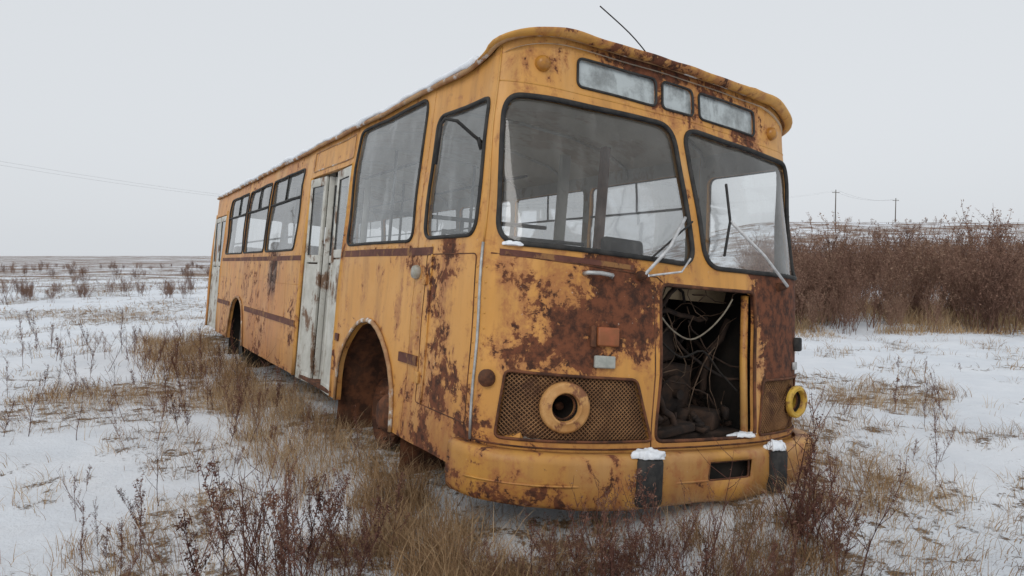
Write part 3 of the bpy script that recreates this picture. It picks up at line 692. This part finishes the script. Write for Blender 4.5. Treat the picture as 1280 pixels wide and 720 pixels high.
def ribbons(P0,D,Hh,W,bend):
    n=len(P0); t_=np.array([0,.4,.75,1.]); wv=np.array([1,.8,.5,.0])
    ang=rng.uniform(0,math.pi,n); side=np.stack([np.cos(ang),np.sin(ang),np.zeros(n)],-1)
    V=[]
    for t,w in zip(t_,wv):
        c=P0.copy(); c[:,0]+=D[:,0]*bend*t**1.8; c[:,1]+=D[:,1]*bend*t**1.8; c[:,2]+=Hh*(t-.25*np.minimum(bend/np.maximum(Hh,.01),1.5)*t**3)
        if w>0: V+= [c-side*(W*w/2)[:,None],c+side*(W*w/2)[:,None]]
        else: V+=[c]
    V=np.stack(V,1)
    b=(np.arange(n)*7)[:,None]
    tri=np.array([[0,1,3],[0,3,2],[2,3,5],[2,5,4],[4,5,6]])
    F=(b[:,:,None]+tri[None]).reshape(-1,3)
    return V.reshape(-1,3),F
def inbus(x,y,m=.0):
    lx,ly=local(x,y); return (lx<.16-m)&(lx>-10.5)&(np.abs(ly)<1.27-m)
def grass_field(n,xr,yr,hs,ws,power,minr=2.2):
    x=rng.uniform(*xr,n);y=rng.uniform(*yr,n)
    bd=busdist(x,y); d=dry(x,y)
    keep=(rng.uniform(0,1,n)<d**power)&(np.hypot(x,y)>minr)&~inbus(x,y,.35)
    x=x[keep];y=y[keep];bd=bd[keep];m=len(x)
    near=sst(.8,.1,bd)
    h=rng.uniform(*hs,m)*(.6+.55*near)*(.5+1.0*vnoise(x*3,y*3,77)); h=np.where(inbus(x,y),np.minimum(h,.13),h)
    a=vnoise(x*1.5,y*1.5,15)*9+rng.normal(0,1.0,m); D=np.stack([np.cos(a),np.sin(a)],-1)
    P=np.stack([x,y,H(x,y)-.015],-1)
    return P,D,h,rng.uniform(*ws,m),h*rng.uniform(.2,1.4,m)
def tufts(n,xr,yr,per,hs,spr,ws=(.002,.0045)):
    lx=rng.uniform(*xr,n);ly=rng.uniform(*yr,n); L=np.stack([lx,ly,np.zeros(n)],0); W=(Rw@L).T+Tw
    x=np.repeat(W[:,0],per)+rng.normal(0,spr,n*per);y=np.repeat(W[:,1],per)+rng.normal(0,spr,n*per); hb=np.repeat(rng.uniform(*hs,n),per)
    a=rng.uniform(0,6.28,n*per); P=np.stack([x,y,H(x,y)-.015],-1); h=hb*rng.uniform(.4,1.1,n*per); ok=(np.hypot(x,y)>2.4)&~inbus(x,y,.05)
    return P[ok],np.stack([np.cos(a),np.sin(a)],-1)[ok],h[ok],rng.uniform(*ws,n*per)[ok],(h*rng.uniform(.1,1.0,n*per))[ok]
parts=[grass_field(200000,(-5,5),(2.2,7.5),(.07,.27),(.002,.0045),2.0),grass_field(120000,(-12,9),(6.5,18),(.10,.26),(.004,.008),1.6),grass_field(80000,(-40,40),(16,60),(.12,.32),(.012,.022),1.4),
 tufts(75,(-1.2,.25),(-1.75,-1.25),60,(.16,.38),.06),tufts(50,(.22,.8),(-1.5,.2),55,(.12,.30),.06),tufts(26,(.22,.5),(.2,1.5),40,(.10,.25),.06),tufts(120,(-6,-1.2),(-1.95,-1.3),50,(.12,.36),.07),tufts(90,(-10.5,-6),(-2.3,-1.3),45,(.12,.36),.09,(.004,.007)),tufts(34,(-1.5,.3),(-3.0,-1.8),40,(.08,.22),.06)]
P,D,h,w,b=[np.concatenate([p[i] for p in parts]) for i in range(5)]
V,F=ribbons(P,D,h,w,b); rn=np.repeat(np.clip(rng.normal(.52,.2,len(P))+.5*(vnoise(P[:,0]*2,P[:,1]*2,88)-.5),0,1),7)
fast('dry_grass',V,F,GRASSM,None,False,{'rnd':rn}); print('grass',len(P))
def seg_ribbon(a,b,w0,w1,V,F,R,r):
    d=b-a; L=np.linalg.norm(d)
    if L<1e-6: return
    d=d/L; s=np.cross(d,[0,0,1.])
    if np.linalg.norm(s)<.1: s=np.array([1.,0,0])
    s/=np.linalg.norm(s); q=np.cross(d,s)
    base=len(V)
    for k in range(3):
        an=2.094*k; v=s*math.cos(an)+q*math.sin(an); V.append(a+v*w0)
    for k in range(3):
        an=2.094*k; v=s*math.cos(an)+q*math.sin(an); V.append(b+v*w1)
    R+= [r]*6
    for k in range(3):
        k2=(k+1)%3; F.append((base+k,base+k2,base+3+k2)); F.append((base+k,base+3+k2,base+3+k))
def weed_template(seed,height=.6,branches=12,seeds=9,sz=.008,spread=.35,r0=.0032,multi_stem=1,elev=(.5,.9),lean0=.12):
    g=random.Random(seed); V=[];F=[];R=[]
    for ms in range(multi_stem):
        p=np.array([g.gauss(0,.02*multi_stem),g.gauss(0,.02*multi_stem),0.]); lean=np.array([g.gauss(0,lean0+.1*(multi_stem>1)),g.gauss(0,lean0+.1*(multi_stem>1)),1.]); lean/=np.linalg.norm(lean)
        hh=height*g.uniform(.7,1.1); n=8; pts=[p]
        for k in range(n):
            lean=lean+np.array([g.gauss(0,.06),g.gauss(0,.06),0]); lean/=np.linalg.norm(lean); pts.append(pts[-1]+lean*hh/n)
        for k in range(n): seg_ribbon(pts[k],pts[k+1],r0*(1-.8*k/n),r0*(1-.8*(k+1)/n),V,F,R,g.uniform(.1,.6))
        def clusters(a,b,cnt):
            for _ in range(cnt):
                t=g.random(); c=a+(b-a)*t+np.array([g.gauss(0,sz*.7) for _ in range(3)])
                u=np.array([g.gauss(0,1) for _ in range(3)]);u/=np.linalg.norm(u); v=np.cross(u,[g.gauss(0,1) for _ in range(3)]); v/=max(np.linalg.norm(v),1e-6)
                s=sz*g.uniform(.4,1.2); i=len(V); V.extend([c-u*s,c+v*s*.7,c+u*s]); R.extend([g.uniform(.1,.9)]*3); F.append((i,i+1,i+2))
        for bch in range(branches):
            t=g.uniform(.22,.98); k=min(int(t*n),n-1); o=pts[k]+(pts[k+1]-pts[k])*(t*n-k)
            a=g.uniform(0,6.28); el=g.uniform(*elev)*1.57; L=hh*spread*g.uniform(.35,1)*(1.15-.6*t)
            d=np.array([math.cos(a)*math.cos(el),math.sin(a)*math.cos(el),math.sin(el)]); q1=o+d*L*.5; d2=d+np.array([0,0,.35]); d2/=np.linalg.norm(d2); q2=q1+d2*L*.5
            seg_ribbon(o,q1,r0*.45,r0*.35,V,F,R,g.uniform(.1,.6)); seg_ribbon(q1,q2,r0*.35,r0*.2,V,F,R,g.uniform(.2,.7))
            if seeds: clusters(q1,q2,seeds); clusters(o,q1,seeds//3)
        if seeds: clusters(pts[-3],pts[-1],seeds*2)
    return np.array(V),np.array(F),np.array(R)
def scatter(name,temps,places,mat):
    Vs=[];Fs=[];Rs=[];o=0
    for (x,y,sc) in places:
        V,F,R=temps[random.randrange(len(temps))]; a=random.uniform(0,6.28); ca,sa=math.cos(a)*sc,math.sin(a)*sc
        W=np.stack([V[:,0]*ca-V[:,1]*sa+x,V[:,0]*sa+V[:,1]*ca+y,V[:,2]*sc*random.uniform(.85,1.15)+float(H(x,y))-.02],-1)
        Vs.append(W);Fs.append(F+o);Rs.append(np.clip(R+random.gauss(0,.16),0,1));o+=len(V)
    return fast(name,np.concatenate(Vs),np.concatenate(Fs),mat,None,False,{'rnd':np.concatenate(Rs)})
WT=[weed_template(i,.60,g_[0],g_[1],g_[2],g_[3],.0038,1,g_[4],.2) for i,g_ in enumerate([(18,14,.009,.36,(.45,.85)),(14,11,.0085,.42,(.4,.8)),(22,13,.0075,.34,(.5,.9)),(10,6,.007,.5,(.3,.8)),(16,15,.0095,.31,(.5,.9)),(8,3,.006,.55,(.3,.75)),(20,10,.0075,.40,(.4,.85)),(12,0,.007,.5,(.35,.8)),(24,13,.0085,.32,(.55,.92))])]
pl=[]
def cluster(cx,cy,rx,ry,n,s0,s1):
    for _ in range(n): pl.append((cx+random.gauss(0,rx),cy+random.gauss(0,ry),random.uniform(s0,s1)))
cluster(-1.02,2.95,.15,.10,36,.65,1.2); cluster(-.70,3.05,.10,.12,12,.5,1.0); cluster(.35,2.95,.24,.08,44,.45,.9); cluster(.68,3.0,.16,.08,24,.45,1.0); cluster(-.05,3.05,.15,.1,12,.4,.75)
cluster(1.45,3.25,.10,.12,22,.65,1.25); cluster(1.12,3.0,.1,.08,10,.3,.65); cluster(-1.75,3.1,.15,.15,8,.3,.7); cluster(2.4,4.2,.4,.4,8,.4,.8); cluster(-2.4,3.6,.4,.4,10,.4,.8)
cluster(-2.6,6.0,.5,.5,34,.5,.9); cluster(-3.6,7.8,.6,.7,40,.5,1.0); cluster(-4.4,6.6,.7,.8,16,.4,.8); cluster(-5.5,9.5,1.1,1.2,60,.5,1.1); cluster(3.4,6.0,.6,.6,10,.4,.8); cluster(-1.5,5.2,.35,.6,36,.35,.8)
for _ in range(600):
    x=random.uniform(-28,-2);y=random.uniform(7,34)
    if x/y<-.28 and busdist(x,y)>.5 and vnoise(np.array(x*.5),np.array(y*.5),5)>.58: pl.append((x,y,random.uniform(.35,.95)))
for _ in range(120):
    x=random.uniform(3,14);y=random.uniform(5,15)
    if busdist(x,y)>.5 and vnoise(np.array(x*.6),np.array(y*.6),6)>.62: pl.append((x,y,random.uniform(.3,.8)))
pl=[p for p in pl if busdist(p[0],p[1])>.2]
scatter('dead_weeds',WT,pl,WEEDM)
BT=[weed_template(50+i,1.8,26,7,.028,.45,.010,9,(.35,.85)) for i in range(7)]
pb=[]
for _ in range(260):
    y=random.uniform(14.5,42); x=random.uniform(.34*y,1.15*y)
    pb.append((x,y,random.uniform(.65,1.2)))
for _ in range(60):
    y=random.uniform(13,16.5); x=random.uniform(.38*y,1.1*y); pb.append((x,y,random.uniform(.35,.95)))
scatter('shrub_thicket',BT,pb,BUSHM)
gp=rng.uniform(0,1,(26000,2)); yy=12+gp[:,0]*7; xx=(.34+gp[:,1]*.8)*yy; kk=vnoise(xx*.9,yy*.9,33)>.42; xx=xx[kk];yy=yy[kk];m_=len(xx)
Pg=np.stack([xx,yy,H(xx,yy)-.02],-1); aa=rng.uniform(0,6.28,m_); hq=rng.uniform(.2,.65,m_)*sst(12,15,yy)
V,F=ribbons(Pg,np.stack([np.cos(aa),np.sin(aa)],-1),hq,rng.uniform(.007,.014,m_),hq*rng.uniform(.2,.8,m_))
fast('tall_straw_grass',V,F,GRASSM,None,False,{'rnd':np.repeat(np.clip(rng.normal(.7,.18,m_),0,1),7)})
pb=[]
for _ in range(170):
    y=random.uniform(42,95); x=random.uniform(-1.0*y,-.33*y)
    if vnoise(np.array(x*.06),np.array(y*.12),9)>.40: pb.append((x,y,random.uniform(.25,.5)))
for _ in range(60):
    y=random.uniform(22,34); x=random.uniform(-.85*y,-.40*y)
    if vnoise(np.array(x*.2),np.array(y*.3),19)>.5: pb.append((x,y,random.uniform(.2,.4)))
for _ in range(16):
    y=random.uniform(165,180); pb.append((random.uniform(.38,.9)*y,y,random.uniform(.4,1.0)))
scatter('distant_scrub',BT,pb,BUSHM)
# ------------------------------------------------------------------ utility poles
def pole(x,y,h):
    z=float(H(x,y)); e=bpy.data.objects.new('utility_pole',None); COL.objects.link(e); e.location=(x,y,z-.2)
    tube('pole_shaft',[(0,0,0),(0,0,h+.2)],[.16,.11],CONC,e,8); box('crossarm',(0,0,h-.5),(1.8,.12,.12),CONC,e)
    multi('insulators',[xform(lathe([(.05,0),(.06,.06),(.03,.14),(.0001,.15)],10),Matrix.Translation((dx,0,h-.44))@Matrix.Rotation(-math.pi/2,4,'Y')) for dx in(-.8,0,.8)],GREYT,e)
    return Vector((x,y,z+h-.4))
a=pole(80.5,172,8.2); b_=pole(111,200,8.5)
d_=pole(-38,44,8.6); e_=pole(-5,95,8.6)
c_=Vector((260,330,20.))
def wire(a,b,off,sag=1.2,r=.012):
    return tubegeo([a.lerp(b,t)+Vector((off,0,-sag*4*t*(1-t)+.1)) for t in np.linspace(0,1,15)],r,4)
wl_=[wire(p,q,o) for p,q in ((a,b_),) for o in (-.8,.8)]+[wire(p,q,o,1.5,.004) for p,q in ((d_,e_),(e_,a)) for o in (-.8,.8)]
wr=bpy.data.objects.new('overhead_wires',None); COL.objects.link(wr); multi('wire_spans',wl_,DARK,wr)
# ------------------------------------------------------------------ world, sun, camera
w=bpy.data.worlds.new('World'); scene.world=w; w.use_nodes=True; nt=w.node_tree; nt.nodes.clear()
sk=nt.nodes.new('ShaderNodeTexSky'); sk.sky_type='NISHITA'; sk.sun_disc=False; EL=math.radians(38); AZ=math.radians(200)
sk.sun_elevation=EL; sk.sun_rotation=AZ; sk.dust_density=4; sk.air_density=1
hs=nt.nodes.new('ShaderNodeHueSaturation'); hs.inputs['Saturation'].default_value=.15; hs.inputs['Value'].default_value=.10; nt.links.new(sk.outputs[0],hs.inputs['Color'])
mx=nt.nodes.new('ShaderNodeMix'); mx.data_type='RGBA'; mx.inputs[0].default_value=.82; nt.links.new(hs.outputs[0],mx.inputs[6]); mx.inputs[7].default_value=(.79,.825,.865,1)
bg=nt.nodes.new('ShaderNodeBackground'); bg.inputs[1].default_value=1.0; nt.links.new(mx.outputs[2],bg.inputs[0])
ow=nt.nodes.new('ShaderNodeOutputWorld'); nt.links.new(bg.outputs[0],ow.inputs[0])
sl=bpy.data.lights.new('sun','SUN'); sl.energy=.7; sl.angle=math.radians(25); sl.color=(1,.97,.93)
so=bpy.data.objects.new('sun',sl); COL.objects.link(so)
sd=Vector((math.sin(AZ)*math.cos(EL),math.cos(AZ)*math.cos(EL),math.sin(EL))); so.rotation_euler=sd.to_track_quat('Z','Y').to_euler()
cam=bpy.data.cameras.new('camera'); co=bpy.data.objects.new('camera',cam); COL.objects.link(co); co.location=(0,0,HC); co.rotation_euler=(math.pi/2-pit,0,0)
cam.sensor_width=36; cam.lens=f_/1280*36; cam.clip_start=.05; cam.clip_end=6000; scene.camera=co
scene.view_settings.view_transform='Standard'; scene.view_settings.look='None'; scene.view_settings.exposure=0
